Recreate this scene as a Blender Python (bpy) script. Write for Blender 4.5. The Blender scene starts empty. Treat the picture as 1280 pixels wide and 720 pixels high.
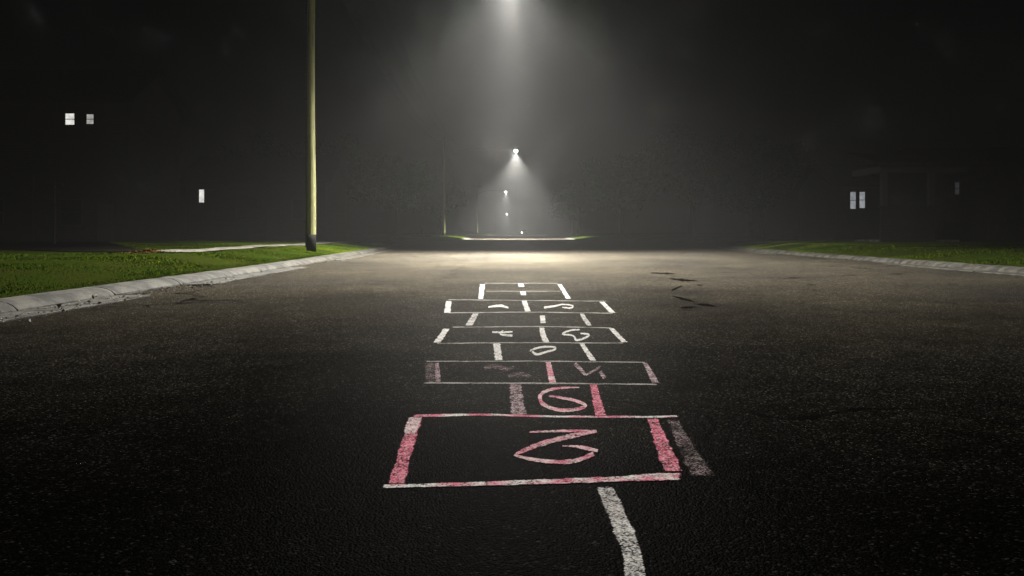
import bpy, bmesh, math, random
import numpy as np
from mathutils import Vector, Matrix
random.seed(7); rng = np.random.default_rng(7)
R = math.radians
scene = bpy.context.scene
col = scene.collection

# ------------------------------------------------------------------ camera
F, H, HY = 1000.0, 0.8, 290.0          # focal length in px (1280 wide), eye height, horizon row
cd = bpy.data.cameras.new('camera'); cam = bpy.data.objects.new('camera', cd); col.objects.link(cam)
cam.location = (0, 0, H); cam.rotation_euler = (R(90), 0, 0)
cd.sensor_width = 36; cd.lens = 36*F/1280; cd.shift_y = -70/1280; cd.clip_end = 3000; cd.clip_start = .05
scene.camera = cam
def P(px, py, z=0.0):
    d = (H-z)*F/(py-HY)
    return Vector(((px-640)*d/F, d, z))

# ------------------------------------------------------------------ helpers
def tag(o, label=None, cat=None, group=None, kind=None):
    if label: o['label'] = label
    if cat: o['category'] = cat
    if group: o['group'] = group
    if kind: o['kind'] = kind
    return o
def link(name, me, mat, parent=None):
    o = bpy.data.objects.new(name, me); col.objects.link(o)
    if mat and not me.materials: me.materials.append(mat)
    if parent: o.parent = parent
    return o
def empty(name, loc=(0,0,0), rz=0):
    o = bpy.data.objects.new(name, None); col.objects.link(o)
    o.location = loc; o.rotation_euler.z = rz; o.empty_display_size = .2
    return o
class MB:
    def __init__(s): s.v=[]; s.f=[]
    def add(s, vs, fs):
        n=len(s.v); s.v += [tuple(v) for v in vs]; s.f += [tuple(i+n for i in f) for f in fs]; return s
    def box(s, x0,x1,y0,y1,z0,z1):
        return s.add([(x0,y0,z0),(x1,y0,z0),(x1,y1,z0),(x0,y1,z0),(x0,y0,z1),(x1,y0,z1),(x1,y1,z1),(x0,y1,z1)],
                     [(0,3,2,1),(4,5,6,7),(0,1,5,4),(1,2,6,5),(2,3,7,6),(3,0,4,7)])
    def tube(s, pts, rad, n=8, cap=True):
        pts=[Vector(p) for p in pts]; vs=[]; fs=[]
        if not hasattr(rad,'__len__'): rad=[rad]*len(pts)
        up=None
        for i,p in enumerate(pts):
            t=(pts[min(i+1,len(pts)-1)]-pts[max(i-1,0)]).normalized()
            a=Vector((1,0,0)) if abs(t.x)<.9 else Vector((0,1,0))
            if up is not None: a=up
            u=(a-t*a.dot(t)).normalized(); w=t.cross(u); up=u
            for k in range(n):
                q=2*math.pi*k/n; vs.append(p+(u*math.cos(q)+w*math.sin(q))*rad[i])
        for i in range(len(pts)-1):
            for k in range(n):
                a=i*n+k; b=i*n+(k+1)%n; fs.append((a,b,b+n,a+n))
        if cap: fs.append(tuple(range(n-1,-1,-1))); fs.append(tuple((len(pts)-1)*n+k for k in range(n)))
        return s.add(vs,fs)
    def build(s, name, mat, parent=None, smooth=False, bevel=0):
        me=bpy.data.meshes.new(name); me.from_pydata(s.v,[],s.f); me.update()
        if smooth: me.polygons.foreach_set('use_smooth',[True]*len(me.polygons))
        o=link(name,me,mat,parent)
        if bevel:
            m=o.modifiers.new('bevel','BEVEL'); m.width=bevel; m.segments=2; m.limit_method='ANGLE'
        return o
def copy_tree(o, parent=None):
    c=o.copy(); col.objects.link(c)
    if parent: c.parent=parent
    for ch in list(o.children): copy_tree(ch,c)
    return c

# ------------------------------------------------------------------ materials
def mat(name, colr, rough=.8, spec=.3, emit=None, es=0, metal=0):
    m=bpy.data.materials.new(name); m.use_nodes=True; b=m.node_tree.nodes['Principled BSDF']
    b.inputs['Base Color'].default_value=(*colr,1); b.inputs['Roughness'].default_value=rough
    b.inputs['Specular IOR Level'].default_value=spec; b.inputs['Metallic'].default_value=metal
    if emit:
        b.inputs['Emission Color'].default_value=(*emit,1); b.inputs['Emission Strength'].default_value=es
        m.cycles.emission_sampling='NONE'
    return m
class N:
    def __init__(s,m): s.t=m.node_tree; s.n=s.t.nodes; s.b=s.n['Principled BSDF']
    def new(s,t,**kw):
        n=s.n.new(t)
        for k,v in kw.items():
            if k.startswith('i_'): n.inputs[k[2:].replace('_',' ')].default_value=v
            else: setattr(n,k,v)
        return n
    def l(s,a,b): s.t.links.new(a,b)
    def obj(s): 
        return s.new('ShaderNodeTexCoord').outputs['Object']
    def noise(s,vec,scale,detail=3,rough=.5,dist=0):
        n=s.new('ShaderNodeTexNoise'); n.inputs['Scale'].default_value=scale; n.inputs['Detail'].default_value=detail
        n.inputs['Roughness'].default_value=rough; n.inputs['Distortion'].default_value=dist; s.l(vec,n.inputs['Vector']); return n.outputs['Fac']
    def voro(s,vec,scale,feature='F1',out='Distance'):
        n=s.new('ShaderNodeTexVoronoi'); n.feature=feature; n.inputs['Scale'].default_value=scale; s.l(vec,n.inputs['Vector']); return n.outputs[out]
    def ramp(s,fac,stops):
        n=s.new('ShaderNodeValToRGB'); e=n.color_ramp.elements
        while len(e)<len(stops): e.new(.5)
        for i,(p,c) in enumerate(stops):
            e[i].position=p; e[i].color=(*c,1) if hasattr(c,'__len__') else (c,c,c,1)
        s.l(fac,n.inputs['Fac']); return n.outputs['Color']
    def math(s,op,a,b=None,clamp=False):
        n=s.new('ShaderNodeMath'); n.operation=op; n.use_clamp=clamp
        for i,x in enumerate((a,b)):
            if x is None: continue
            if isinstance(x,(int,float)): n.inputs[i].default_value=x
            else: s.l(x,n.inputs[i])
        return n.outputs[0]
    def mix(s,fac,a,b,blend='MIX'):
        n=s.new('ShaderNodeMix'); n.data_type='RGBA'; n.blend_type=blend
        for i,x in ((0,fac),(6,a),(7,b)):
            if isinstance(x,(int,float)): n.inputs[i].default_value=x if i==0 else (x,x,x,1)
            elif isinstance(x,tuple): n.inputs[i].default_value=(*x,1)
            else: s.l(x,n.inputs[i])
        return n.outputs[2]
    def bump(s,h,strength=.5,dist=.01,normal=None):
        n=s.new('ShaderNodeBump'); n.inputs['Strength'].default_value=strength; n.inputs['Distance'].default_value=dist
        s.l(h,n.inputs['Height'])
        if normal: s.l(normal,n.inputs['Normal'])
        return n.outputs['Normal']

SPECA=.00025
def asphalt_mat(name, tint=1.0):
    m=mat(name,(.03,.03,.03),.5,SPECA); k=N(m); o=k.obj()
    cell=k.new('ShaderNodeTexVoronoi'); cell.inputs['Scale'].default_value=135; k.l(o,cell.inputs['Vector'])
    sep=k.new('ShaderNodeSeparateColor'); k.l(cell.outputs['Color'],sep.inputs[0])
    stone=k.ramp(sep.outputs[0],[(0,(.010,.010,.009)),(.55,(.022,.021,.018)),(.88,(.055,.053,.048)),(.96,(.13,.125,.115)),(1,(.34,.33,.31))])
    big=k.noise(o,.35,6,.6)
    c=k.mix(1.0,stone,k.ramp(big,[(.3,(.62,.62,.7)),(.7,(1.25,1.2,1.1))]),'MULTIPLY')
    mid=k.noise(o,3.2,5,.65)
    c=k.mix(1.0,c,k.ramp(mid,[(.3,.7),(.65,1.15)]),'MULTIPLY')
    # fine meandering cracks
    mp=k.new('ShaderNodeMapping'); k.l(o,mp.inputs['Vector']); 
    nz=k.new('ShaderNodeTexNoise'); nz.inputs['Scale'].default_value=1.1; nz.inputs['Detail'].default_value=6; k.l(o,nz.inputs['Vector'])
    add=k.new('ShaderNodeVectorMath'); add.operation='MULTIPLY_ADD'; k.l(nz.outputs['Color'],add.inputs[0]); add.inputs[1].default_value=(1.6,1.6,0); k.l(o,add.inputs[2])
    ed=k.voro(add.outputs[0],.16,'DISTANCE_TO_EDGE')
    crack=k.math('LESS_THAN',ed,.0032)
    patch=k.ramp(k.noise(o,.25,2),[(.47,0),(.55,1)])
    crk=k.math('MULTIPLY',crack,patch)
    c=k.mix(crk,c,(.006,.006,.006))
    # lamp pool painted into the base colour: near-black in front, pale beige farther along
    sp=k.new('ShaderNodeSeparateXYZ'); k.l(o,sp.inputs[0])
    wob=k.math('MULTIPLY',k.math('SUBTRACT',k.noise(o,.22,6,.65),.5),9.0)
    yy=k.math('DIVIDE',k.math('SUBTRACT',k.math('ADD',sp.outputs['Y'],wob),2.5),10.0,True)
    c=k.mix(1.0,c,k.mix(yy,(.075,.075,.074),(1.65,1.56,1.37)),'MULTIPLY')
    if tint!=1: c=k.mix(1.0,c,(tint,tint,tint),'MULTIPLY')
    k.l(c,k.b.inputs['Base Color'])
    k.l(k.ramp(k.noise(o,.8,5),[(.3,.34),(.7,.48)]),k.b.inputs['Roughness'])
    h=k.math('ADD',k.math('MULTIPLY',cell.outputs['Distance'],-1.0),k.math('MULTIPLY',k.noise(o,420,2),.5))
    b1=k.bump(h,.55,.005); b2=k.bump(k.noise(o,6,4),.3,.010,b1)
    b3=k.bump(crk,-.6,.01,b2) if False else b2
    k.l(b3,k.b.inputs['Normal'])
    return m
def chalk_mat(name, ca, cb, cover, edge=.4, grain=130, mixscale=4, bias=.5):
    m=mat(name,ca,.95,0); k=N(m); o=k.obj()
    uv=k.new('ShaderNodeTexCoord').outputs['UV']; sx=k.new('ShaderNodeSeparateXYZ'); k.l(uv,sx.inputs[0])
    v=sx.outputs['Y']; e=k.math('MULTIPLY',k.math('SUBTRACT',.5,k.math('ABSOLUTE',k.math('SUBTRACT',v,.5))),2)   # 0 edge, 1 centre
    u=sx.outputs['X']
    ea=k.math('DIVIDE',e,edge,True)
    ub=k.math('MULTIPLY',k.math('SUBTRACT',.5,k.math('ABSOLUTE',k.math('SUBTRACT',u,.5))),2)
    eu=k.math('DIVIDE',ub,.05,True)
    ea=k.math('MULTIPLY',ea,k.math('ADD',k.math('MULTIPLY',eu,.6),.4))
    g=k.noise(o,grain,3,.7); g2=k.noise(o,grain*.22,3,.6); g3=k.noise(o,6,3)
    s=k.math('ADD',k.math('MULTIPLY',g,.60),k.math('ADD',k.math('MULTIPLY',g2,.28),k.math('MULTIPLY',g3,.14)))
    th=k.math('SUBTRACT',1.0,k.math('MULTIPLY',ea,cover))      # threshold falls where the chalk is thick
    a=k.math('MULTIPLY',k.math('SUBTRACT',s,th),6.5,True)
    mixf=k.ramp(k.noise(o,mixscale,3,.6),[(bias-.1,0),(bias+.1,1)])
    c=k.mix(mixf,ca,cb)
    k.l(c,k.b.inputs['Base Color']); k.l(k.bump(g,.6,.004),k.b.inputs['Normal'])
    k.l(a,k.b.inputs['Alpha'])
    return m
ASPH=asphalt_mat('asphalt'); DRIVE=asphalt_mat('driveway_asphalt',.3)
WHITE=(.88,.87,.84); PINK=(.78,.11,.20); LPINK=(.85,.5,.55)
CH_W=chalk_mat('white_chalk',WHITE,(.80,.76,.74),.60,.45)
CH_LP=chalk_mat('pale_pink_chalk',(.88,.62,.66),(.86,.80,.78),.58,.3,130,60)
CH_B=chalk_mat('worn_white_chalk',WHITE,(.74,.70,.68),.572,.45)
CH_WT=chalk_mat('white_chalk_thin',(.48,.46,.43),(.26,.25,.23),.62,.7)
CH_P=chalk_mat('pink_chalk',(.82,.17,.27),(.88,.58,.62),.585,.45,130,75,.54)
CH_PW=chalk_mat('pink_white_chalk',WHITE,(.82,.27,.36),.61,.5,130,9,.5)
CH_PN=chalk_mat('pink_numeral_chalk',(.86,.66,.66),(.80,.26,.36),.61,.5,130,9,.52)
CH_F=chalk_mat('faded_chalk',(.66,.52,.54),(.50,.36,.39),.56,.5)
CH_FF=chalk_mat('rubbed_chalk',(.42,.31,.33),(.32,.27,.26),.515,.6)

def concrete_mat(name, base=(.34,.32,.28), dirt=.5):
    m=mat(name,base,.85,.3); k=N(m); o=k.obj()
    n1=k.noise(o,3.5,6,.65); n2=k.noise(o,60,3)
    c=k.mix(k.ramp(n1,[(.42,0),(.58,1)]),tuple(x*dirt*.7 for x in base),base)
    c=k.mix(1.0,c,k.ramp(n2,[(.3,.75),(.7,1.1)]),'MULTIPLY')
    k.l(c,k.b.inputs['Base Color']); k.l(k.bump(n1,.4,.02,k.bump(n2,.5,.006)),k.b.inputs['Normal'])
    return m
KERB=concrete_mat('kerb_concrete',(.12,.113,.093),.4); WALK=concrete_mat('pavement_concrete',(.38,.35,.30),.6)
def grass_ground(name, a, b):
    m=mat(name,a,.95,0); k=N(m); o=k.obj()
    c=k.mix(k.ramp(k.noise(o,1.3,6,.7),[(.35,0),(.65,1)]),a,b)
    c=k.mix(1.0,c,k.ramp(k.noise(o,70,2),[(.3,.5),(.7,1.2)]),'MULTIPLY')
    k.l(c,k.b.inputs['Base Color']); k.l(k.bump(k.noise(o,90,3),.9,.03),k.b.inputs['Normal']); return m
LAWN=grass_ground('lawn_soil',(.03,.058,.005),(.048,.055,.010))
BLADE=mat('grass_blades',(.07,.125,.012),.8,0); k=N(BLADE)
at=k.new('ShaderNodeAttribute'); at.attribute_name='tone'
k.l(k.mix(at.outputs['Fac'],(.05,.105,.004),(.15,.205,.010)),k.b.inputs['Base Color'])
DIRT=grass_ground('dark_soil',(.02,.02,.012),(.03,.028,.016))
def wood_mat(name,a,b,sc=8):
    m=mat(name,a,.85,.2); k=N(m); o=k.obj()
    mp=k.new('ShaderNodeMapping'); mp.inputs['Scale'].default_value=(sc,sc,sc*.06); k.l(o,mp.inputs['Vector'])
    n=k.noise(mp.outputs[0],3,6,.7); k.l(k.mix(k.ramp(n,[(.35,0),(.65,1)]),a,b),k.b.inputs['Base Color'])
    k.l(k.bump(n,.7,.02),k.b.inputs['Normal']); return m
POLE=wood_mat('pole_wood',(.13,.13,.06),(.36,.36,.17)); TAR=mat('tar_base',(.012,.011,.009),.8,.2)
BARK=wood_mat('bark',(.05,.042,.03),(.10,.085,.06),5)
METAL=mat('dark_metal',(.06,.06,.06),.5,.4,metal=.7); GALV=mat('galvanised_metal',(.28,.28,.27),.5,.4,metal=.8)
LEAF=mat('leaves',(.06,.09,.02),.8,0); k=N(LEAF)
at=k.new('ShaderNodeAttribute'); at.attribute_name='tone'
k.l(k.mix(at.outputs['Fac'],(.028,.05,.012),(.09,.125,.03)),k.b.inputs['Base Color'])
def siding(name,c):
    m=mat(name,c,.8,.2); k=N(m); o=k.obj(); s=k.new('ShaderNodeSeparateXYZ'); k.l(o,s.inputs[0])
    fr=k.math('FRACT',k.math('MULTIPLY',s.outputs['Z'],6.0))
    cc=k.mix(1.0,k.mix(0,c,c),k.ramp(k.noise(o,2,5),[(.3,.8),(.7,1.1)]),'MULTIPLY')
    k.l(cc,k.b.inputs['Base Color']); k.l(k.bump(fr,.8,.03),k.b.inputs['Normal']); return m
SID_A=siding('grey_siding',(.10,.10,.09)); SID_B=siding('brown_siding',(.07,.06,.05)); SID_C=siding('cream_siding',(.06,.056,.045))
TRIM=mat('trim_paint',(.10,.097,.088),.6); ROOF=concrete_mat('shingles',(.05,.045,.04),.6)
GLASS=mat('dark_glass',(.01,.01,.012),.08,.5)
def lit_mat(name,c,s):
    m=mat(name,(.1,.1,.1),.4,.3,c,s); k=N(m); o=k.obj()
    n=k.noise(o,3.5,3); r=k.ramp(n,[(.3,(c[0]*.55,c[1]*.55,c[2]*.55)),(.7,c)]); k.l(r,k.b.inputs['Emission Color']); return m
EXPO=3.0; E0=2**-EXPO
LIT=lit_mat('lit_window_pane',(1,.98,.92),1.15*E0); LITS=lit_mat('softly_lit_window_pane',(1,.98,.93),.6*E0); LITD=lit_mat('dim_window_pane',(.9,.95,1),.42*E0); LITV=lit_mat('faint_window_pane',(.9,.95,1),.035*E0)
LENS=mat('lamp_lens',(.8,.8,.8),.3,.5,(1,.98,.93),500*E0)
HEAD=mat('headlight_lens',(.8,.8,.8),.2,.5,(1,.99,.95),90*E0)

# ------------------------------------------------------------------ ground, roads, lawns
def sheet(name, x0,x1,y0,y1,z,m,div=1):
    mb=MB(); mb.add([(x0,y0,z),(x1,y0,z),(x1,y1,z),(x0,y1,z)],[(0,1,2,3)]); o=mb.build(name,m); tag(o,kind='structure'); return o
sheet('ground',-200,200,-20,700,-.06,DIRT)
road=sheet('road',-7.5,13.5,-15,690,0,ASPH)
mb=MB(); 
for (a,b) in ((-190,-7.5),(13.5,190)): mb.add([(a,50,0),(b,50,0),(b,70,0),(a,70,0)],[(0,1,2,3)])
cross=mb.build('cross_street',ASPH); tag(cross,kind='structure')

def kl(y):   # left kerb back edge as a function of distance, near block
    return float(np.interp(y,[-15,7,14,20,32,40,46],[-5.2,-5.3,-5.35,-5.42,-5.85,-6.1,-6.6]))
def corner(pts, cx, cy, r, a0, a1, n=9):
    return pts+[(cx+r*math.cos(R(a0+(a1-a0)*i/n)), cy+r*math.sin(R(a0+(a1-a0)*i/n))) for i in range(n+1)]
# each path runs with the lawn on its LEFT-hand side for left lawns (offset sign given)
path_nl=[(kl(y),y) for y in np.arange(-12,44.1,2.0)]; path_nl=corner(path_nl,-12.2,44,5.8,8,90); path_nl+=[(x,49.8) for x in (-20,-30,-45)]
path_nr=[(10.05,y) for y in np.arange(-12,30.1,2.0)]+[(10.3,34),(10.8,38),(11.4,42),(12,45)]; path_nr=corner(path_nr,17,45,5,175,90); path_nr+=[(x,50) for x in (25,40,60)]
path_fl=[(-5.3,y) for y in np.arange(300,79,-6.0)]; path_fl=corner(path_fl,-9.3,76,4,0,-90); path_fl+=[(x,72) for x in (-14,-22,-35,-50)]
path_fr=[(6.7,y) for y in np.arange(300,79,-6.0)]; path_fr=corner(path_fr,11.7,76,5,180,270); path_fr+=[(x,71) for x in (18,30,50)]
def sm(t): t=min(max(t,0),1); return t*t*(3-2*t)
def hgt(off,x=0,y=0):
    return .10+.21*sm(off/2.2)+.012*math.sin(x*1.3+y*.7)+.01*math.sin(y*1.9-x*.6)*(1 if off>.4 else 0)
def normals(path, side):
    out=[]
    for i in range(len(path)):
        a=Vector(path[max(i-1,0)]); b=Vector(path[min(i+1,len(path)-1)]); t=(b-a).normalized(); out.append(Vector((-t.y,t.x))*side)
    return out
def sweep(path, side, prof, i0, i1, jitter=0, gap=0):
    nr=normals(path,side); vs=[]; m=len(prof); fs=[]
    sub=[]
    for i in range(i0,i1):
        for q in range(4): 
            t=q/4; sub.append((Vector(path[i]).lerp(Vector(path[i+1]),t), nr[i].lerp(nr[i+1],t)))
    sub.append((Vector(path[i1]),nr[i1]))
    d=(sub[1][0]-sub[0][0]).normalized()*gap; sub[0]=(sub[0][0]+d,sub[0][1])
    for p,n in sub:
        for (o,z) in prof:
            j=jitter*(random.random()-.5); q=p+n*(o+j); vs.append((q.x,q.y,z+(j*.6 if z>.02 else 0)))
    for i in range(len(sub)-1):
        for kk in range(m-1):
            a=i*m+kk; fs.append((a,a+m,a+m+1,a+1) if side>0 else (a,a+1,a+m+1,a+m))
    fs.append(tuple(range(m))); fs.append(tuple((len(sub)-1)*m+kk for kk in range(m)))
    return vs,fs
KPROF=[(-.36,-.03),(-.355,.02),(-.31,.06),(-.25,.09),(-.17,.108),(-.04,.115),(0.0,.108),(.01,-.03)]
GPROF=[(-.80,-.03),(-.80,.012),(-.79,.018),(-.36,.008),(-.345,.004),(-.345,-.03)]
def kerb(path, side, label, step, skip_g=(), skip_k=()):
    e=empty('kerb',(path[0][0],path[0][1],0)); tag(e,label,'kerb')
    i=0; s=0
    while i<len(path)-1:
        j=min(i+step,len(path)-1)
        if s not in skip_k:
            v,f=sweep(path,side,KPROF,i,j,.012,.02); m=MB(); m.add([(a-path[0][0],b-path[0][1],c) for a,b,c in v],f); m.build('kerb_stone',KERB,e)
        if s not in skip_g:
            v,f=sweep(path,side,GPROF,i,j,.02,.03); m=MB(); m.add([(a-path[0][0],b-path[0][1],c) for a,b,c in v],f); m.build('gutter_slab',KERB,e)
        i=j; s+=1
    return e
kerb(path_nl,1,'worn pale concrete kerb with broken gutter along the left lawn, below the wooden pole',1,(11,15,16),())
kerb(path_nr,-1,'pale concrete kerb curving along the dark right lawn in front of the porch house',2,(8,9))
kerb(path_fl,-1,'distant kerb rounding the lit grass corner on the left beyond the crossing',4)
kerb(path_fr,1,'distant kerb on the right beyond the crossing, below the far street lamp',4)
def lawn(path, side, name='lawn', width=70):
    offs=[0.0,.25,.6,1,1.5,2,2.6,3.4,5,8,12,18,28,45,width]
    nr=normals(path,side); vs=[]; fs=[]; m=len(offs)
    return nr,offs
def lawn_block(name, edge, xfar, side):
    # rows along the kerb path (straight part), straight out sideways
    offs=[0,.3,.6,1,1.5,2,2.6,3.4,4.5,6,9,13,20,32,50,90]
    vs=[];fs=[];m=len(offs)
    for (x,y) in edge:
        for o in offs: 
            X=x+side*o; vs.append((X,y,hgt(o,X,y)))
    for i in range(len(edge)-1):
        for kk in range(m-1):
            a=i*m+kk; fs.append((a,a+1,a+m+1,a+m))
    mb=MB(); mb.add(vs,fs); o=mb.build(name,LAWN,smooth=True); tag(o,kind='structure'); return o
def edge_only(path, ymax=None, ymin=None):
    out=[]; 
    for x,y in path:
        if out and abs(y-out[-1][1])<.02: continue
        out.append((x,y))
    return out
lawn_block('lawn',edge_only([p for p in path_nl if p[0]>-12.5]),0,-1)
lawn_block('lawn',edge_only([p for p in path_nr if p[0]<17.2]),0,1)
lawn_block('lawn',edge_only([p for p in path_fl if p[0]>-9.5]),0,-1)
lawn_block('lawn',edge_only([p for p in path_fr if p[0]<11.9]),0,1)
# pavement and driveway laid over the left lawn
def strip_on_lawn(name, quads, m, lift=.012, kind='structure', label=None, n=14):
    mb=MB()
    for (a,b,c,d) in quads:   # a-b near edge, d-c far edge
        a,b,c,d=[Vector(q) for q in (a,b,c,d)]
        vs=[];fs=[]
        for i in range(n+1):
            for j in range(5):
                p=a.lerp(d,i/n).lerp(b.lerp(c,i/n),j/4); off=kl(p.y)-p.x
                if p.x>0: off=p.x-10.05
                vs.append((p.x,p.y,max(hgt(off,p.x,p.y),0)+lift))
        for i in range(n):
            for j in range(4): q=i*5+j; fs.append((q,q+1,q+6,q+5))
        mb.add(vs,fs)
    o=mb.build(name,m); tag(o,label,kind=kind); return o
strip_on_lawn('pavement',[((-9.0,18.4+1.52*i),(-7.75,18.4+1.52*i),(-7.75,19.9+1.52*i),(-9.0,19.9+1.52*i)) for i in range(18)],WALK,.02,n=2)
strip_on_lawn('driveway',[((-9.0,18.2),(-8.6,18.8),(-19,37.5),(-30,33.5))],DRIVE,.03)

# grass blades
def grass(name, n, gen, label, hmin, hmax):
    pts=gen(n); n=len(pts); h=rng.uniform(hmin,hmax,n)*(1+.4*np.sin(pts[:,0]*2.3)*np.sin(pts[:,1]*1.7)); w=rng.uniform(.003,.007,n)*(1+pts[:,1]*.07)
    a=rng.uniform(0,2*np.pi,n); ln=rng.normal(0,.5,(n,2))*h[:,None]
    v=np.zeros((n,3,3)); dx=np.cos(a)*w; dy=np.sin(a)*w
    v[:,0]=pts-np.stack([dx,dy,np.zeros(n)+.01],1); v[:,1]=pts+np.stack([dx,dy,np.zeros(n)-.01],1)
    v[:,2]=pts; v[:,2,0]+=ln[:,0]; v[:,2,1]+=ln[:,1]; v[:,2,2]+=h
    me=bpy.data.meshes.new(name); me.vertices.add(n*3); me.vertices.foreach_set('co',v.reshape(-1))
    me.loops.add(n*3); me.loops.foreach_set('vertex_index',np.arange(n*3,dtype=np.int32)); me.polygons.add(n)
    me.polygons.foreach_set('loop_start',np.arange(0,n*3,3,dtype=np.int32)); me.update(calc_edges=True)
    t=me.attributes.new('tone','FLOAT','POINT'); tone=np.clip(rng.beta(2,2,n)*.6+.3*np.sin(pts[:,0]*.9+1)*np.sin(pts[:,1]*.5)+.2,0,1); t.data.foreach_set('value',np.repeat(tone,3))
    o=link(name,me,BLADE); tag(o,label,'grass',kind='stuff'); return o
def hv(off,x,y):
    t=np.clip(off/2.2,0,1); s=t*t*(3-2*t); return .10+.21*s+.012*np.sin(x*1.3+y*.7)+.01*np.sin(y*1.9-x*.6)*(off>.4)
def gen_left(n):
    y=4+44*rng.random(n)**.8; off=.02+24*rng.random(n)**1.7
    k0=np.interp(y,[-15,7,14,20,32,40,46],[-5.2,-5.3,-5.35,-5.42,-5.85,-6.1,-6.6]); x=k0-off
    x=np.where(y>44,x-1.2*(y-44)**1.3*.5,x)
    keep=~((x<-7.7)&(x>-9.05)&(y>18.3)&(y<46))
    # driveway strip
    t=np.clip((y-15.4)/21.5,0,1); xl=-9.0-21*np.clip((y-18.2)/15.3,0,1); xr=-8.6-10.4*np.clip((y-18.8)/18.7,0,1)
    keep&=~((x>xl)&(x<xr)&(y>18.2))
    x,y,off=x[keep],y[keep],off[keep]; off=k0[keep]-x
    return np.stack([x,y,hv(off,x,y)],1)
def gen_right(n):
    y=8+42*rng.random(n)**.9; off=.02+20*rng.random(n)**1.7
    k0=np.interp(y,[-12,30,34,38,42,45,50],[10.05,10.05,10.3,10.8,11.4,12,15.5]); x=k0+off
    return np.stack([x,y,hv(off,x,y)],1)
grass('grass',330000,gen_left,'short lit green grass of the left lawn and verge',.006,.022)
grass('grass',150000,gen_right,'dark green grass of the right lawn',.006,.024)
def gen_far(n):
    y=73+25*rng.random(n); off=.1+12*rng.random(n)**1.5; x=-5.35-off; x=np.where(y<76,x-3.5*(1-np.sqrt(np.clip(1-((76-y)/4)**2,0,1))),x)
    return np.stack([x,y,hv(off,x,y)],1)
grass('grass',15000,gen_far,'lit strip of grass at the far left corner beyond the crossing',.05,.12)

# loose chips of concrete in the broken gutter, and fallen leaves at the end of the path
mb=MB()
for i in range(420):
    y=random.uniform(6.2,12.5) if i<330 else random.uniform(12.5,26); x=kl(y)+random.gauss(.72,.16); sz=random.uniform(.006,.02)*(1 if i%9 else 2); z0=.02
    vs=[(x+random.uniform(-1,1)*sz,y+random.uniform(-1,1)*sz*1.3,z0+random.uniform(0,1.1)*sz) for _ in range(6)]
    mb.add(vs,[(0,1,2),(0,2,3),(0,3,4),(0,4,1),(5,2,1),(5,3,2),(5,4,3),(5,1,4)])
o=mb.build('gravel',WALK); tag(o,'crumbs of broken concrete and grit lying in the left gutter','gravel',kind='stuff')
mb=MB()
for i in range(420):
    a=random.uniform(0,6.28); q=random.gauss(0,.28); x=-8.35+q*math.cos(a)*.9; y=18.4+q*math.sin(a)*1.3; z0=.335+max(0,.07-.2*abs(q))*random.random(); sz=random.uniform(.02,.045); b=random.uniform(0,6.28); h=random.uniform(-.02,.03)
    mb.add([(x-sz*math.cos(b),y-sz*math.sin(b),z0),(x+sz*.5*math.sin(b),y-sz*.5*math.cos(b),z0+h),(x+sz*math.cos(b),y+sz*math.sin(b),z0+h*.6),(x-sz*.5*math.sin(b),y+sz*.5*math.cos(b),z0-h*.3+.01)],[(0,1,2,3)])
o=mb.build('fallen_leaves',mat('dead_leaves',(.16,.075,.03),.9,0)); tag(o,'small brown heap of fallen leaves where the path ends on the left lawn','leaves',kind='stuff')

# ------------------------------------------------------------------ chalk
court=empty('hopscotch_court',P(660,480)); tag(court,'hopscotch court drawn on the dark road in white and pink chalk','chalk drawing')
c0=P(660,480)
def resample(pts,n):
    pts=[np.array(p,float) for p in pts]; L=[0]
    for a,b in zip(pts,pts[1:]): L.append(L[-1]+np.linalg.norm(b-a))
    L=np.array(L); t=np.linspace(0,L[-1],n); A=np.array(pts)
    return np.stack([np.interp(t,L,A[:,i]) for i in range(A.shape[1])],1)
def smooth_pts(pts,n=40):
    out=[]; p=[pts[0]]+list(pts)+[pts[-1]]
    for i in range(1,len(p)-2):
        for q in range(8):
            t=q/8; a,b,c,d=[np.array(p[i+j],float) for j in (-1,0,1,2)]
            out.append(.5*((2*b)+(c-a)*t+(2*a-5*b+4*c-d)*t*t+(3*b-a-3*c+d)*t**3))
    out.append(np.array(pts[-1],float)); return out
_cz=[0.0]
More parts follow.
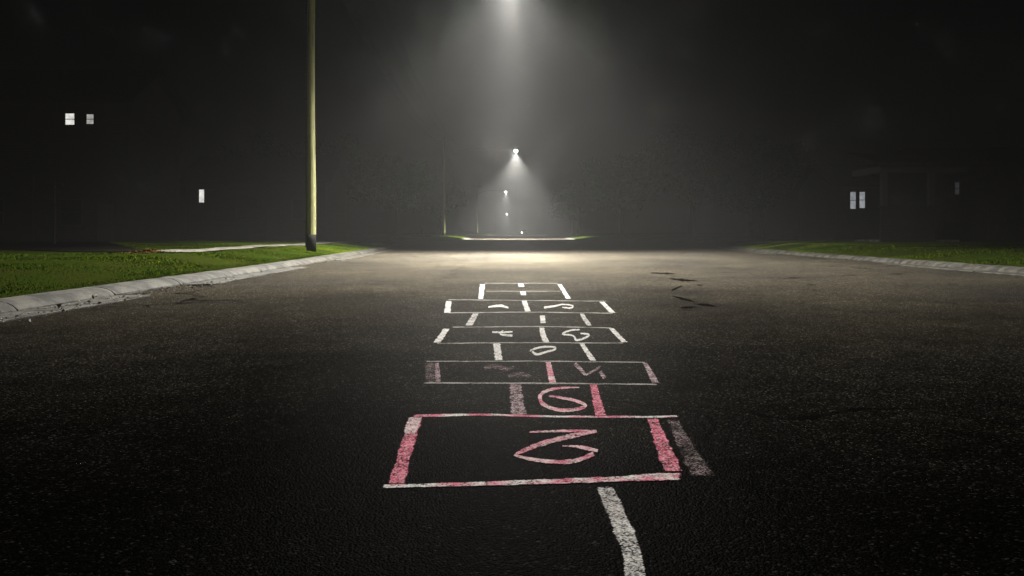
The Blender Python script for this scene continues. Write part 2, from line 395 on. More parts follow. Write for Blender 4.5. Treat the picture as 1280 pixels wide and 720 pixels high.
def chalk(name, strokes, m, label=None, curve=False, horiz=None):
    # strokes: lists of (px,py,width_px); one mesh, laid on the road
    V=[];Fc=[];UV=[]
    _cz[0]=(_cz[0]+1)%5
    for si,s in enumerate(strokes):
        z=.0010+.0004*_cz[0]+.0001*si
        pts=smooth_pts(s) if curve else s
        n=max(10,len(pts)) if not curve else len(pts)
        A=resample(pts,max(n,24)); base=len(V)
        for i in range(len(A)):
            a=A[max(i-1,0)][:2]; b=A[min(i+1,len(A)-1)][:2]; p=A[i]
            g0,g1=P(*a,0),P(*b,0); 
            hz = abs(b[0]-a[0])>abs(b[1]-a[1])
            if not curve: nd=(0,1) if (hz if horiz is None else horiz) else (1,0)
            else:
                t=(b-a)/max(np.linalg.norm(b-a),1e-6); nd=(-t[1],t[0])
            w=p[2]*1.26/2*(1+.14*random.uniform(-1,1))
            jx,jy=(random.uniform(-.25,.25),random.uniform(-.15,.15))
            for sg in (-1,0,1):
                q=P(p[0]+jx+sg*nd[0]*w,p[1]+jy+sg*nd[1]*w,z)-c0; V.append((q.x,q.y,q.z)); UV.append((i/(len(A)-1),.5+sg*.5))
        for i in range(len(A)-1):
            for kk in range(2):
                q=base+i*3+kk; Fc.append((q,q+1,q+4,q+3))
    me=bpy.data.meshes.new(name); me.from_pydata(V,[],Fc); me.update()
    u=me.uv_layers.new(name='uv'); 
    for lp in me.loops: u.data[lp.index].uv=UV[lp.vertex_index]
    o=link(name,me,m,court)
    # make every face look up
    bm=bmesh.new(); bm.from_mesh(me)
    for f in bm.faces:
        if f.normal.z<0: f.normal_flip()
    bm.to_mesh(me); bm.free()
    if label: o['label']=label
    return o
L='chalk_line'; NUM='chalk_numeral'
# nearest square
chalk(L,[[(520,522,20),(508,560,22),(495,606,25)]],CH_P,'bright pink left side of the nearest square',horiz=False)
chalk(L,[[(519.5,521,17),(515,533,18),(512,542,14)]],CH_LP,'white upper end of the left side of the nearest square',horiz=False)
chalk(L,[[(815,522,17),(828,556,24),(842,590,31)]],CH_P,'bright pink right side of the nearest square',horiz=False)
chalk(L,[[(473,608,5),(588,605,7),(751,599.5,9),(820,596,12),(857,595,13)]],CH_PW,'thick pink and white front line of the nearest square')
chalk(L,[[(510,520,4),(596,518,3.6),(689,520.5,3.2),(810,521,3.4),(854,520,3)]],CH_PW,'thin line behind the nearest square')
chalk(L,[[(840,523,24),(856,556,34),(880,596,54)]],CH_FF,'rubbed out grey pink line beside the nearest square',horiz=False)
chalk(L,[[(755,606,26),(774,650,30),(790,689,33),(794,722,35),(797,780,38)]],CH_B,'broad white line leading from the nearest square to the bottom of the picture',horiz=False)
chalk(NUM,[[(660,540,3),(707,538.5,4),(746,539,4.5)],[(748,538.5,5),(714,545,8),(684,552.5,8.5),(662,560,8),(643,568.5,4)],
           [(641,568,3),(664,574,6),(700,577.5,7),(724,574.5,7),(744,566,8)],[(748,564,4),(732,560,7),(720,558,4),(702,557.5,2)]],CH_PN,'pinkish white numeral 3',True)
# square with the 6
chalk(L,[[(644,479,20),(646,500,24),(649,519,27)]],CH_F,'faded mauve left side of the square with the 6',horiz=False)
chalk(L,[[(741.5,479,11),(746,500,14),(751,520,18)]],CH_P,'pink right side of the square with the 6',horiz=False)
chalk(NUM,[[(727,484.5,1.6),(708,484.5,3),(688,487,5),(675.5,494,6.5),(679,505,6.5),(697,512,6),(718,512,6),(732,507,6),(720,501,5),(704,497.5,4.5),(692,495.5,3.5),(683,495,2.2)]],CH_PN,'pink numeral 6',True)
# third row
chalk(L,[[(524,478.5,3.4),(670,479,3.6),(827,480.5,3.2)]],CH_WT); chalk(L,[[(527,451.7,2.4),(670,451.3,2.6),(812,453,2.4)]],CH_WT)
chalk(L,[[(538,453,24),(539,466,26),(541,478,27)]],CH_FF,'faded left end of the pinkish third row',horiz=False)
chalk(L,[[(546,453,8),(548,478,9)]],CH_F,horiz=False)
chalk(L,[[(685,452,9),(688,466,10),(691,479,12)]],CH_PN,'pale pink divider of the third row',horiz=False)
chalk(L,[[(806,453,9),(813,466,11),(820,479,13)]],CH_F,'faded mauve right end of the third row',horiz=False)
chalk(NUM,[[(604,460,7),(618,458,9),(632,461,9),(644,459,6)],[(634,470,7),(650,468,10),(664,471,7)]],CH_FF,'smudged illegible pink mark in the third row',True)
chalk(NUM,[[(718,454,6),(726,462,7),(732,469,4)],[(732,469,3),(746,461,4),(751,457,3)],[(750,464,6),(756,473,7)]],CH_F,'smudged pink letter like mark in the third row',True)
# fourth row
chalk(L,[[(620.7,428.5,11),(623.5,450.5,12)]],CH_W,horiz=False); chalk(L,[[(727,429,7),(734,440,9),(742,451,10)]],CH_W,horiz=False)
chalk(NUM,[[(661,439,2.5),(676,434,3.2),(693,434,3),(693,437,3.2),(682,440,3.2),(671,443,4),(664,438,3)]],CH_W,'white looped numeral 0',True)
chalk(L,[[(541.6,429.2,2.4),(660,428.2,2.4),(784,428.8,2.4)]],CH_WT)
# fifth row
chalk(L,[[(558.5,410.5,10),(552,420,11),(546,428.5,12)]],CH_W,horiz=False); chalk(L,[[(677,409,8),(679,419,9),(683,428,10)]],CH_W,horiz=False)
chalk(L,[[(764,410,8),(772,419,9),(781,428,10)]],CH_W,horiz=False)
chalk(L,[[(561.6,409,2.2),(680,408,2.2),(768,410,2.2)]],CH_WT)
chalk(NUM,[[(615,415,2.2),(628,415.5,2.6),(641,414.5,2)],[(629,412.5,2),(626,418,2.6),(641,419.5,3.4)]],CH_W,'small white mark like a 4 in the fifth row',True)
chalk(NUM,[[(726,412,2),(713,413,2.6),(703,417.5,2.6),(716,419.5,2.6),(721,425,3.4),(732,422,3.2),(736,418,3),(724,416.5,2)]],CH_W,'white numeral like an angular 6 in the fifth row',True)
# sixth row
chalk(L,[[(595,391.5,10),(590,400,11),(586,407,11)]],CH_B,horiz=False); chalk(L,[[(678,394,8),(679,404,8)]],CH_W,horiz=False)
chalk(L,[[(727,391.5,7),(732,400,8),(737,407,8)]],CH_B,horiz=False); chalk(L,[[(556,391,2),(660,390,2),(770,391.5,2)]],CH_WT)
# seventh row
chalk(L,[[(561,376,9),(559,391,10)]],CH_W,horiz=False); chalk(L,[[(655,375.5,8),(660,389.5,9)]],CH_W,horiz=False)
chalk(L,[[(752,377,8),(766,391,9)]],CH_W,horiz=False); chalk(L,[[(556,374.5,1.6),(660,375.5,1.6),(762,376.5,1.6)]],CH_WT)
chalk(NUM,[[(610,384,2.4),(625,382,4),(636,385,2.4)]],CH_W,'small white wedge shaped mark in the seventh row',True)
chalk(NUM,[[(679,384.5,3.5),(694,382.5,3),(703,380.5,2),(716,382,2.2),(713,385,2.4),(702,384,1.8)]],CH_W,'small white looped mark in the seventh row',True)
# farthest row
chalk(L,[[(603,355,8),(601,374,8)]],CH_W,horiz=False); chalk(L,[[(699,355,7),(705,364,7),(711,374,8)]],CH_W,horiz=False)
chalk(L,[[(606,364,1.5),(703,364,1.5)]],CH_WT); chalk(L,[[(604,354,1.2),(699,354,1.2)]],CH_WT)
chalk(L,[[(651,354.5,8),(652,358.5,9)]],CH_W,horiz=False); chalk(L,[[(653.5,364,9),(654.5,369,9)]],CH_W,horiz=False)

# dark broken patches in the road
DARK=mat('dark_tar',(.006,.0055,.005),.95,0)
def patch(pts, label):
    c=P(pts[0][0],pts[0][1]); A=resample(smooth_pts(pts),26); V=[];Fc=[]
    for i,p in enumerate(A):
        t=i/(len(A)-1); w=p[2]*.42*(math.sin(math.pi*min(max(t,.04),.96))**.5)*random.uniform(.35,1.35)
        for sg in (-1,1):
            q=P(p[0],p[1]+sg*w,.004)-c; V.append(q)
    for i in range(len(A)-1): q=2*i; Fc.append((q,q+1,q+3,q+2))
    mb=MB(); mb.add(V,Fc); o=mb.build('tar_patch',DARK); o.location=c
    bm=bmesh.new(); bm.from_mesh(o.data)
    for f in bm.faces:
        if f.normal.z<0: f.normal_flip()
    bm.to_mesh(o.data); bm.free()
    tag(o,label,'tar patch','dark tar patches on the lit road')
patch([(813,341,2.6),(828,341.5,2.6),(843,342,2.6)],'straight dark tar patch, farthest of the patches on the right half of the road')
patch([(836,348,2),(854,350,3.4),(872,351,2)],'long tapering dark tar patch just below the straight farthest one')
patch([(839,363,3),(846,360,3),(853,357,2.4)],'short dark tar patch slanting up to the right, leftmost of the patches')
patch([(871,356,1.6),(875,356.5,2.4),(878,357,1.6)],'tiny dark tar spot right of the slanting short patch')
patch([(841,370,2),(854,373.5,3.4),(868,377,2.4)],'dark tar patch slanting down to the right in the middle of the patches')
patch([(871,380,2.5),(884,381,4.4),(895,383,2.6)],'widest dark tar patch at the right end of the patches')
patch([(851,384,1.8),(860,384,2.6),(870,383.5,1.8)],'thin flat dark tar patch, nearest to the hopscotch court')

# ------------------------------------------------------------------ street lamps on wooden poles
def make_pole(r0,r1,h):
    mb=MB(); zs=[0,.4,2,4,6,8,10,h]; mb.tube([(0.012*math.sin(z),.01*math.cos(z*.7),z-.15 if z==0 else z) for z in zs],[r0+(r1-r0)*z/h for z in zs],20); return mb
LAMP_Z=9.95
def make_lamp(x, y, lx, label, wattage, beam=None, lit=True, h=11.2, lz=None, r0=.145):
    e=empty('street_lamp',(x,y,.3)); tag(e,label,'street lamp','street lamps on wooden poles along the left of the road')
    dx=lx-x; z=(lz or LAMP_Z)-.3
    p=make_pole(r0,.085,h).build('pole',POLE,e,True)
    sl=MB(); sl.tube([(0,0,-.15),(.0,0,.25),(0,0,.42)],[r0+.012,r0+.010,r0+.004],20); sl.build('pole_sleeve',TAR,e,True)
    cdt=MB(); cdt.tube([(-r0-.02,-.03,0),(-r0-.01,-.03,3),(-.155,-.03,6),(-.14,-.03,9.3)],.026,8)
    for zz in (.8,2.1,3.4,4.8,6.2,7.6): cdt.box(-.235+.008*zz,-.1,-.075,.02,zz,zz+.03)
    cdt.build('conduit',METAL,e,True)
    arm=MB(); arm.tube([(0,0,z-.75),(dx*.12,0,z-.15),(dx*.35,0,z+.22),(dx*.7,0,z+.30),(dx-.35,0,z+.18),(dx-.15,0,z+.12)],[.05,.05,.045,.04,.035,.03],10)
    arm.tube([(0,0,z+1.0),(dx*.5,0,z+.32)],.008,6); arm.build('arm',METAL,e,True)
    hd=MB(); hd.tube([(dx-.35,0,z+.12),(dx-.25,0,z+.12),(dx-.05,0,z+.10),(dx+.18,0,z+.09),(dx+.34,0,z+.07),(dx+.40,0,z+.06)],[.05,.09,.15,.16,.11,.04],14)
    ho=hd.build('lamp_head',METAL,e,True)
    bm=bmesh.new(); bm.from_mesh(ho.data); bmesh.ops.scale(bm,vec=(1,1.15,.55),verts=bm.verts,space=Matrix.Translation((0,0,-(z+.1)))); bm.to_mesh(ho.data); bm.free()
    ln=MB(); ln.tube([(dx+.09,0,z+.055),(dx+.09,0,z-.04),(dx+.09,0,z-.12),(dx+.09,0,z-.17)],[.16,.155,.12,.05],16); ln.build('lamp_lens',LENS,ho,True)
    x2=MB(); x2.box(-1.1,1.1,-.2,-.1,h-.45,h-.33)
    for q in (-1.0,-.5,.5,1.0): x2.tube([(q,-.15,h-.33),(q,-.15,h-.18)],[.035,.02],8)
    x2.build('crossarm',BARK,e)
    if lit:
        ld=bpy.data.lights.new('lamp_light','SPOT'); ld.energy=wattage; ld.color=(1,.965,.895); ld.shadow_soft_size=.13
        ld.spot_size=R(beam or 172); ld.spot_blend=.6 if beam else .25
        ld.use_nodes=True; t=ld.node_tree; em=t.nodes['Emission']
        if not beam:
            # the luminaire's light distribution: strongest along the road towards the crossing's near side, cut off beyond it
            def mm(op,a,b=0,c=None,clamp=False):
                n=t.nodes.new('ShaderNodeMath'); n.operation=op; n.use_clamp=clamp
                for q,x in enumerate((a,b,c)):
                    if x is None: continue
                    if isinstance(x,(int,float)): n.inputs[q].default_value=x
                    else: t.links.new(x,n.inputs[q])
                return n.outputs[0]
            tc=t.nodes.new('ShaderNodeTexCoord'); sp=t.nodes.new('ShaderNodeSeparateXYZ'); t.links.new(tc.outputs['Normal'],sp.inputs[0])
            X=mm('ABSOLUTE',sp.outputs['X']); Y=mm('MULTIPLY',sp.outputs['Y'],YS); Z=mm('ABSOLUTE',sp.outputs['Z'])
            g=mm('EXPONENT',mm('MULTIPLY',mm('POWER',X,2),-LATERAL**-2))
            g2=mm('EXPONENT',mm('MULTIPLY',mm('POWER',X,6),-WIDE**-6)); g=mm('ADD',mm('MULTIPLY',g,1-FLOOR),mm('MULTIPLY',g2,FLOOR))
            far=mm('SUBTRACT',1,mm('MULTIPLY',mm('SUBTRACT',Y,.30),1/.42,clamp=True))      # Y>0: away from the camera side
            low=mm('MULTIPLY',mm('SUBTRACT',Z,.06),1/.5,clamp=True)
            low=mm('POWER',low,LOWP)
            t.links.new(mm('MULTIPLY',mm('MULTIPLY',g,far),low),em.inputs['Strength'])
        lo=bpy.data.objects.new('lamp_light',ld); col.objects.link(lo); lo.parent=e; lo.location=(dx+.09,0,z-.32); lo.rotation_euler=(R(-3) if beam else 0,0,0)
    return e
FLOOR,LATERAL,LOWP,YS=.42,.26,1.0,1
WIDE=.73
DENS,ANIS=.0046,-.76
W1=11500
l1=make_lamp(-6.52,26.0,-.13,'wooden pole with street lamp arm on the near left verge, much the nearest and brightest',W1,lz=9.4,h=11.6)
l2=make_lamp(-7.65,90,.36,'second street lamp in the fog, its cone of light above the far road',14000,98)
l3=make_lamp(-7.9,182,-1.55,'third street lamp, small white light low beneath the second one',9000,90)
l4=make_lamp(-8.6,423,-2.8,'farthest street lamp, a dot of light just above the far road',14000,98)
# overhead lines
poles=[(-6.52,26,11.8),(-7.65,90,11.0),(-7.9,182,11.0)]
for i in range(2):
    a,b=Vector(poles[i]),Vector(poles[i+1]); mb=MB()
    for q in (-1.0,-.5,.5,1.0):
        pts=[]
        for s in range(25):
            t=s/24; p=a.lerp(b,t)-a; pts.append((p.x+q,p.y-.15,p.z+.12-4*t*(1-t)*(1.1 if i==0 else 1.6)))
        mb.tube(pts,.011,5)
    o=mb.build('power_line',METAL); o.location=a
    tag(o,['overhead power lines from the near wooden pole to the second street lamp','overhead power lines between the second and third street lamps'][i],'power line')

# ------------------------------------------------------------------ trees
def tree_meshes(seed, h, cr, leaves, lean=0, lsize=.16):
    r=random.Random(seed); g=np.random.default_rng(seed)
    tr=MB(); base=h*.28; tips=[]
    tr.tube([(0,0,-.2),(.05,0,base*.5),(lean*.4,.05,base),(lean*.7,0,h*.6),(lean,0,h*.88)],[cr*.075,cr*.06,cr*.05,cr*.03,.02],10)
    for i in range(11):
        a=i*2.4+r.random(); z0=base+(h*.55)*(i/11)*r.uniform(.8,1.1); L=cr*r.uniform(.65,1.05)*(1-.45*i/11)
        m=(math.cos(a)*L*.5+lean*.5,math.sin(a)*L*.5,z0+L*.35); e=(math.cos(a)*L+lean*.6,math.sin(a)*L,z0+L*r.uniform(.4,.8))
        tr.tube([(lean*.4,0,z0),m,e],[cr*.025,cr*.016,.015],6)
        tips+= [m,e]
        for s in range(3):
            e2=(e[0]+r.uniform(-1,1)*cr*.35,e[1]+r.uniform(-1,1)*cr*.35,e[2]+r.uniform(-.2,1)*cr*.3); tr.tube([m,e2],[cr*.01,.008],5); tips.append(e2)
    tips.append((lean,0,h*.93)); T=np.array(tips); n=leaves
    idx=g.integers(0,len(T),n); c=T[idx]+g.normal(0,1,(n,3))*np.array([cr*.15,cr*.15,cr*.12])*g.uniform(.3,1.2,(len(T),1))[idx]
    s=g.uniform(.5,1.2,n)*lsize; A=g.normal(0,1,(n,3)); A/=np.linalg.norm(A,axis=1)[:,None]; B=np.cross(A,g.normal(0,1,(n,3))); B/=np.linalg.norm(B,axis=1)[:,None]
    v=np.stack([c-A*s[:,None],c+B*s[:,None]*.55,c+A*s[:,None],c-B*s[:,None]*.55],1)
    me=bpy.data.meshes.new('crown'); me.vertices.add(n*4); me.vertices.foreach_set('co',v.reshape(-1)); me.loops.add(n*4)
    me.loops.foreach_set('vertex_index',np.arange(n*4,dtype=np.int32)); me.polygons.add(n); me.polygons.foreach_set('loop_start',np.arange(0,n*4,4,dtype=np.int32)); me.update(calc_edges=True)
    t=me.attributes.new('tone','FLOAT','POINT'); t.data.foreach_set('value',np.repeat(np.clip(g.random(n)*.5+g.random(len(T))[idx]*.5,0,1),4))
    me.materials.append(LEAF)
    return tr, me
protos=[]
def tree(kind, x, y, sc, rz, label):
    seed,h,cr,nl,lean=kind
    if len(protos)<=seed or protos[seed] is None:
        tr,me=tree_meshes(seed+11,h,cr,nl,lean)
        e=empty('leafy_tree',(x,y,.25),rz); e.scale=(sc,)*3; t=tr.build('trunk',BARK,e,True); link('crown',me,None,e)
        while len(protos)<=seed: protos.append(None)
        protos[seed]=e
    else:
        e=copy_tree(protos[seed]); e.location=(x,y,.25); e.rotation_euler.z=rz; e.scale=(sc,)*3
    tag(e,label,'tree','trees along the dark street')
TK=[(0,9,3.6,9000,.3),(1,7.5,3.0,7000,-.3),(2,11,4.2,11000,.2)]
tree(TK[0],-16.5,57+18,1.0,0,'dark bushy tree left of the second lamp pole, beyond the crossing')
tree(TK[2],-13,90,.85,1,'tall dark tree behind the second lamp pole on the left')
tree(TK[1],-24,76,1.2,2,'round dark tree behind the left houses, left of the bushy one')
tree(TK[0],-11.5,128,1.0,3,'small distant dark tree between the second and third lamp poles')
tree(TK[1],6.0+2.4,101,.85,2.2,'green lit tree overhanging the far road, right of the second lamp')
tree(TK[2],11.5,84,.8,4,'dark tall tree just right of the green lit far tree')
tree(TK[0],17,76,1.1,5,'broad dark tree beyond the crossing on the right')
tree(TK[2],25,80,.95,.6,'tall dark tree behind the crossing, right of the broad one')
tree(TK[1],10.5,140,1.1,1.4,'distant tree on the right beyond the second lamp, smallest of them')
tree(TK[2],17.6,56+3,.0+.62,2.9,'dark tree standing left of the house with two narrow lit windows')

# ------------------------------------------------------------------ houses
def window(parent, x0,x1,z0,z1, y, pane, mull=True, name='window'):
    f=.07; m=MB()
    for b in ((x0-f,x1+f,z1,z1+f),(x0-f,x1+f,z0-f*1.3,z0),(x0-f,x0,z0,z1),(x1,x1+f,z0,z1)): m.box(b[0],b[1],y-.06,y+.05,b[2],b[3])
    if mull:
        zc=(z0+z1)/2; m.box(x0,x1,y-.035,y+.03,zc-.02,zc+.02)
    w=m.build(name,TRIM,parent); p=MB(); p.box(x0,x1,y-.006,y+.02,z0,z1); p.build('pane',pane,w); return w
def wall_with_holes(parent, x0,x1,y,z0,z1, holes, m, depth, name='wall'):
    # front wall built of blocks around openings, plus the other three sides
    mb=MB(); xs=sorted({x0,x1,*[h[0] for h in holes],*[h[1] for h in holes]}); zs=sorted({z0,z1,*[h[2] for h in holes],*[h[3] for h in holes]})
    for i in range(len(xs)-1):
        for j in range(len(zs)-1):
            cx,cz=(xs[i]+xs[i+1])/2,(zs[j]+zs[j+1])/2
            if any(h[0]<cx<h[1] and h[2]<cz<h[3] for h in holes): continue
            mb.add([(xs[i],y,zs[j]),(xs[i+1],y,zs[j]),(xs[i+1],y,zs[j+1]),(xs[i],y,zs[j+1])],[(0,1,2,3)])
    Y=y+depth
    mb.add([(x0,y,z0),(x0,Y,z0),(x0,Y,z1),(x0,y,z1)],[(0,3,2,1)]); mb.add([(x1,y,z0),(x1,Y,z0),(x1,Y,z1),(x1,y,z1)],[(0,1,2,3)])
    mb.add([(x0,Y,z0),(x1,Y,z0),(x1,Y,z1),(x0,Y,z1)],[(0,3,2,1)])
    return mb.build(name,m,parent)
def gable_roof(parent, x0,x1,y0,y1,z,rise, ridge='x', ov=.45, gm=None):
    m=MB(); t=.14
    if ridge=='x':
        ym=(y0+y1)/2; k=rise/(ym-y0); ze=z-ov*k
        A=[(x0-ov,y0-ov,ze),(x1+ov,y0-ov,ze),(x1+ov,ym,z+rise),(x0-ov,ym,z+rise),(x1+ov,y1+ov,ze),(x0-ov,y1+ov,ze)]
    else:
        xm=(x0+x1)/2; k=rise/(xm-x0); ze=z-ov*k
        A=[(x0-ov,y0-ov,ze),(x0-ov,y1+ov,ze),(xm,y1+ov,z+rise),(xm,y0-ov,z+rise),(x1+ov,y1+ov,ze),(x1+ov,y0-ov,ze)]
    n=len(A); B=[(a[0],a[1],a[2]+t) for a in A]
    m.add(A+B,[(0,1,2,3),(3,2,4,5),(6,9,8,7),(9,11,10,8),(0,6,7,1),(5,4,10,11),(1,7,8,2),(2,8,10,4),(0,3,9,6),(3,5,11,9)])
    r=m.build('roof',ROOF,parent)
    g=MB()
    if ridge=='x':
        for x in (x0+.01,x1-.01): g=MB(); g.add([(x,y0,z),(x,y1,z),(x,(y0+y1)/2,z+rise)],[(0,1,2)]); g.build('gable',gm,parent)
    else:
        for y in (y0+.01,y1-.01): g.add([(x0,y,z),(x1,y,z),((x0+x1)/2,y,z+rise)],[(0,1,2)])
    return r
# A: two storey house, two lit upper windows
def px(x,d): return (x-640)*d/F
def pz(y,d): return H+(HY-y)*d/F
A=empty('house',(0,0,0)); tag(A,'dark two storey house on the left with two small bright upper windows','house'); 
d=45; wa=[(px(82,d),px(93.5,d),pz(156,d),pz(142,d)),(px(108.5,d),px(117.5,d),pz(155,d),pz(143,d))]; lo=[(-25.4,-24.2,1.2,2.6),(-30,-28.6,1.2,2.6),(-30,-29.0,pz(156,d)-.3,pz(142,d))]
wall_with_holes(A,-32,-21.6,d,.2,8.3,wa+lo,SID_B,7)
for q in wa: window(A,q[0],q[1],q[2],q[3],d,LIT if q is wa[0] else LITS,True)
for q in lo: window(A,*q,d,GLASS)
gable_roof(A,-32,-21.6,d,d+7,8.3,2.2,'x',gm=SID_B); 
dr=MB(); dr.box(-23.3,-22.35,d-.05,d+.02,.3,2.4); dd=dr.build('door',TRIM,A); kn=MB(); kn.tube([(-22.47,d-.05,1.3),(-22.47,d-.11,1.3)],.035,8); kn.build('handle',GALV,dd)
# B: lower house with one narrow lit window
B=empty('house',(0,0,0)); tag(B,'dark low house behind the left lawn with one narrow lit window','house')
d=54; wb=(px(249,d),px(255.5,d),pz(253,d),pz(237,d)); lo=[(-18.6,-17.2,1.7,3),(-14.8,-13.6,1.7,3)]
wall_with_holes(B,-22,-12.6,d,.0,4.3,[wb]+lo,SID_B,7); window(B,*wb,d,LIT,False)
for q in lo: window(B,*q,d,GLASS)
dr=MB(); dr.box(-16.6,-15.6,d-.05,d+.02,.3,2.4); dd=dr.build('door',TRIM,B)
gable_roof(B,-22,-12.6,d,d+7,4.3,1.8,'x',gm=SID_B)
# C: right, two narrow lit windows
C=empty('house',(0,0,0)); tag(C,'small dark house on the right with two narrow dim lit windows side by side','house')
d=55; wc=[(px(1062.5,d),px(1069.5,d),pz(261,d),pz(240,d)),(px(1074,d),px(1081,d),pz(260,d),pz(240,d))]
wall_with_holes(C,px(1044,d),29.5,d,.0,4.1,wc,SID_A,7)
for q in wc: window(C,*q,d,LITD,True)
gable_roof(C,px(1044,d),29.5,d,d+7,4.1,1.5,'x',gm=SID_A)
# D: porch house
D=empty('house',(0,0,0)); tag(D,'unlit house at the right edge with an open front porch, half wall and square columns','house')
y=40; wd=[(px(1193,y),px(1199,y),pz(243,y),pz(228,y)),(25.6,27.2,1.6,3.1)]
wall_with_holes(D,21.6,31,y,.2,4.15,wd,SID_C,7)
window(D,*wd[0],y,LITV,True); window(D,*wd[1],y,GLASS)
gable_roof(D,21.6,31,y,y+7,4.15,1.1,'x',gm=SID_C,ov=.3)
po=MB(); po.box(17.7,20.3,38.4,38.55,.25,1.95); po.box(17.62,20.38,38.33,38.62,1.952,2.05); po.build('porch_wall',SID_C,D)
for xx,yy in ((17.88,38.48),(20.15,38.48)):
    c=MB(); c.box(xx-.13,xx+.13,yy-.13,yy+.13,2.052 if xx<21 and yy<39 else .42,3.65); c.build('column',TRIM,D)
pf=MB(); pf.box(17.75,21.58,38.56,41.4,.2,.42); pf.build('porch_floor',WALK,D)
be=MB(); be.box(17.6,21.8,38.25,38.72,3.652,3.95); be.box(17.6,17.95,38.722,41.4,3.652,3.95); be.build('porch_beam',TRIM,D)
pr=MB(); pr.add([(17.3,37.95,3.96),(22.6,37.95,3.96),(22.6,39.65,4.35),(17.3,41.7,4.80),(17.3,37.95,4.12),(22.6,37.95,4.12),(22.6,39.65,4.51),(17.3,41.7,4.96)],[(0,3,2,1),(4,5,6,7),(0,1,5,4),(1,2,6,5),(2,3,7,6),(3,0,4,7)]); pr.build('porch_roof',ROOF,D)
dr=MB(); dr.box(23.8,24.7,y-.05,y+.02,.42,2.5); dd=dr.build('door',SID_B,D); kn=MB(); kn.tube([(24.6,y-.05,1.4),(24.6,y-.11,1.4)],.035,8); kn.build('handle',GALV,dd)
for hh,xa,yy,lab in ((A,-26.9,45,None),(D,28.9,40,None)):
    gt=MB(); gt.tube([(xa,yy-.06,.3),(xa,yy-.06,4.0)],.045,8); gt.build('downpipe',TRIM,hh)
for o in (A,B,C,D):      # put each house's origin at its base
    xs=[(c.data.vertices[0].co.x,c.data.vertices[0].co.y) for c in o.children if c.name.startswith('wall')]
    bx,by=xs[0]; o.location=(bx,by,0)
    for c in o.children: c.location=(-bx,-by,0)
# thin post in front of the left house
ps=MB(); ps.tube([(0,0,-.1),(0.02,0,1.2),(0,0,2.6)],[.06,.055,.05],8); ps.box(-.35,.35,-.04,.04,2.45,2.55); o=ps.build('wooden_post',BARK); o.location=(px(68,33),33,.28)
tag(o,'bare wooden post with short crosspiece standing on the dark left lawn','post')
# mailbox
mbx=empty('mailbox',(px(527,80),80,.28)); tag(mbx,'small pale mailbox on a post at the far left corner','mailbox')
m=MB(); m.box(-.045,.045,-.045,.045,-.1,.85); m.build('post',BARK,mbx)
m=MB(); m.add([(r*math.cos(R(a))*1.0,yy,.98+.0+ r*math.sin(R(a))) for yy in (-.24,.24) for r,a in ((.11,0),(.11,30),(.11,60),(.11,90),(.11,120),(.11,150),(.11,180))]+[(-.11,-.24,.85),(.11,-.24,.85),(-.11,.24,.85),(.11,.24,.85)],
  [(0,1,2,3,4,5,6,14,15),(13,12,11,10,9,8,7,17,16)]+[(i,i+7,i+8,i+1) for i in range(6)]+[(14,6,13,16),(0,15,17,7),(15,14,16,17)]); m.build('box',mat('mailbox_paint',(.6,.6,.58),.5),mbx)
# ------------------------------------------------------------------ distant car
car=empty('parked_car',(3.6,242,0)); tag(car,'distant dark car facing the camera with a single headlight shining','car')
CP=mat('dark_car_paint',(.02,.022,.03),.3,.5); TY=mat('tyre_rubber',(.015,.015,.015),.8)
prof=[(-2.2,.35),(-2.25,.6),(-2.1,.85),(-1.1,.98),(-.45,1.42),(1.0,1.45),(1.75,1.02),(2.2,.95),(2.25,.5),(2.15,.32)]
m=MB(); n=len(prof); ws=[.80,.88,.88,.84,.62,.62,.82,.86,.88,.80]
m.add([(-w,yy,z) for (yy,z),w in zip(prof,ws)]+[(w,yy,z) for (yy,z),w in zip(prof,ws)],[tuple(range(n)),tuple(range(2*n-1,n-1,-1))]+[(i,i+n,(i+1)%n+n,(i+1)%n) for i in range(n)]); m.build('body',CP,car,bevel=.04)
m=MB(); m.add([(-.78,-1.08,1.0),(.78,-1.08,1.0),(.58,-.49,1.40),(-.58,-.49,1.40)],[(0,1,2,3)]); ws_=m.build('windscreen',GLASS,car); ws_.location.z=.012; ws_.location.y=-.012
for sx in (-1,1):
    for yy in (-1.4,1.35):
        m=MB(); m.tube([(sx*.68,yy,.32),(sx*.90,yy,.32)],.32,20); w=m.build('wheel',TY,car); m=MB(); m.tube([(sx*.88,yy,.32),(sx*.91,yy,.32)],.19,14); m.build('rim',GALV,w)
    m=MB(); m.tube([(sx*.62,-2.20,.68),(sx*.62,-2.29,.68)],[.13,.12],14); hl=m.build('headlight',HEAD if sx<0 else GLASS,car)
    hl['label']='shining headlight' if sx<0 else 'unlit headlight'
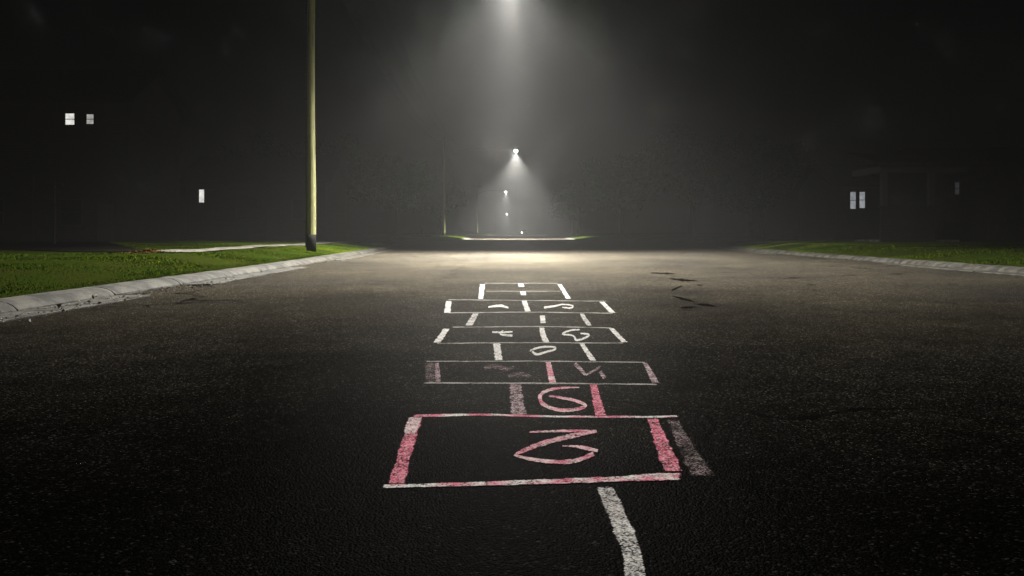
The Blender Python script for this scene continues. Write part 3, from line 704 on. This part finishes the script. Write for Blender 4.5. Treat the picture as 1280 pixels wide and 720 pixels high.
m=MB(); m.box(-.4,.4,-2.285,-2.255,.42,.56); m.build('grille',METAL,car)
ld=bpy.data.lights.new('headlight_beam','SPOT'); ld.energy=40; ld.spot_size=R(40); ld.spot_blend=.8; lo=bpy.data.objects.new('headlight_beam',ld); col.objects.link(lo); lo.parent=car; lo.location=(-.62,-2.34,.68); lo.rotation_euler=(R(86),0,R(180))

# ------------------------------------------------------------------ haze
hz=MB(); hz.box(-205,205,-25,705,-1.06,21); ho=hz.build('haze',None); tag(ho,'thin night fog hanging over the whole street','fog',kind='stuff')
hm=bpy.data.materials.new('haze'); hm.use_nodes=True; t=hm.node_tree; t.nodes.clear(); out=t.nodes.new('ShaderNodeOutputMaterial'); pv=t.nodes.new('ShaderNodeVolumePrincipled')
pv.inputs['Color'].default_value=(.95,.96,.95,1); pv.inputs['Density'].default_value=DENS; pv.inputs['Anisotropy'].default_value=ANIS
t.links.new(pv.outputs[0],out.inputs['Volume']); ho.data.materials.append(hm)

# ------------------------------------------------------------------ night sky, faint moon
w=bpy.data.worlds.new('World'); scene.world=w; w.use_nodes=True; t=w.node_tree; bg=t.nodes['Background']
sk=t.nodes.new('ShaderNodeTexSky'); sk.sky_type='NISHITA'; sk.sun_disc=False; sk.sun_elevation=R(25); sk.sun_rotation=R(200); t.links.new(sk.outputs[0],bg.inputs[0]); bg.inputs[1].default_value=.000012
sd=bpy.data.lights.new('moon','SUN'); sd.energy=.0001; sd.angle=R(.5); sd.color=(.8,.88,1); so=bpy.data.objects.new('moon',sd); col.objects.link(so); so.rotation_euler=(R(65),0,R(-20)); so.location=(0,-5,15)

scene.view_settings.view_transform='Standard'; scene.view_settings.look='None'; scene.view_settings.gamma=1; scene.view_settings.exposure=EXPO
cy=scene.cycles; cy.use_denoising=True; cy.denoiser='OPENIMAGEDENOISE'; cy.max_bounces=4; cy.diffuse_bounces=2; cy.glossy_bounces=2; cy.transparent_max_bounces=12; cy.volume_bounces=0
cy.sample_clamp_indirect=.03; cy.caustics_reflective=False; cy.caustics_refractive=False; cy.use_adaptive_sampling=False
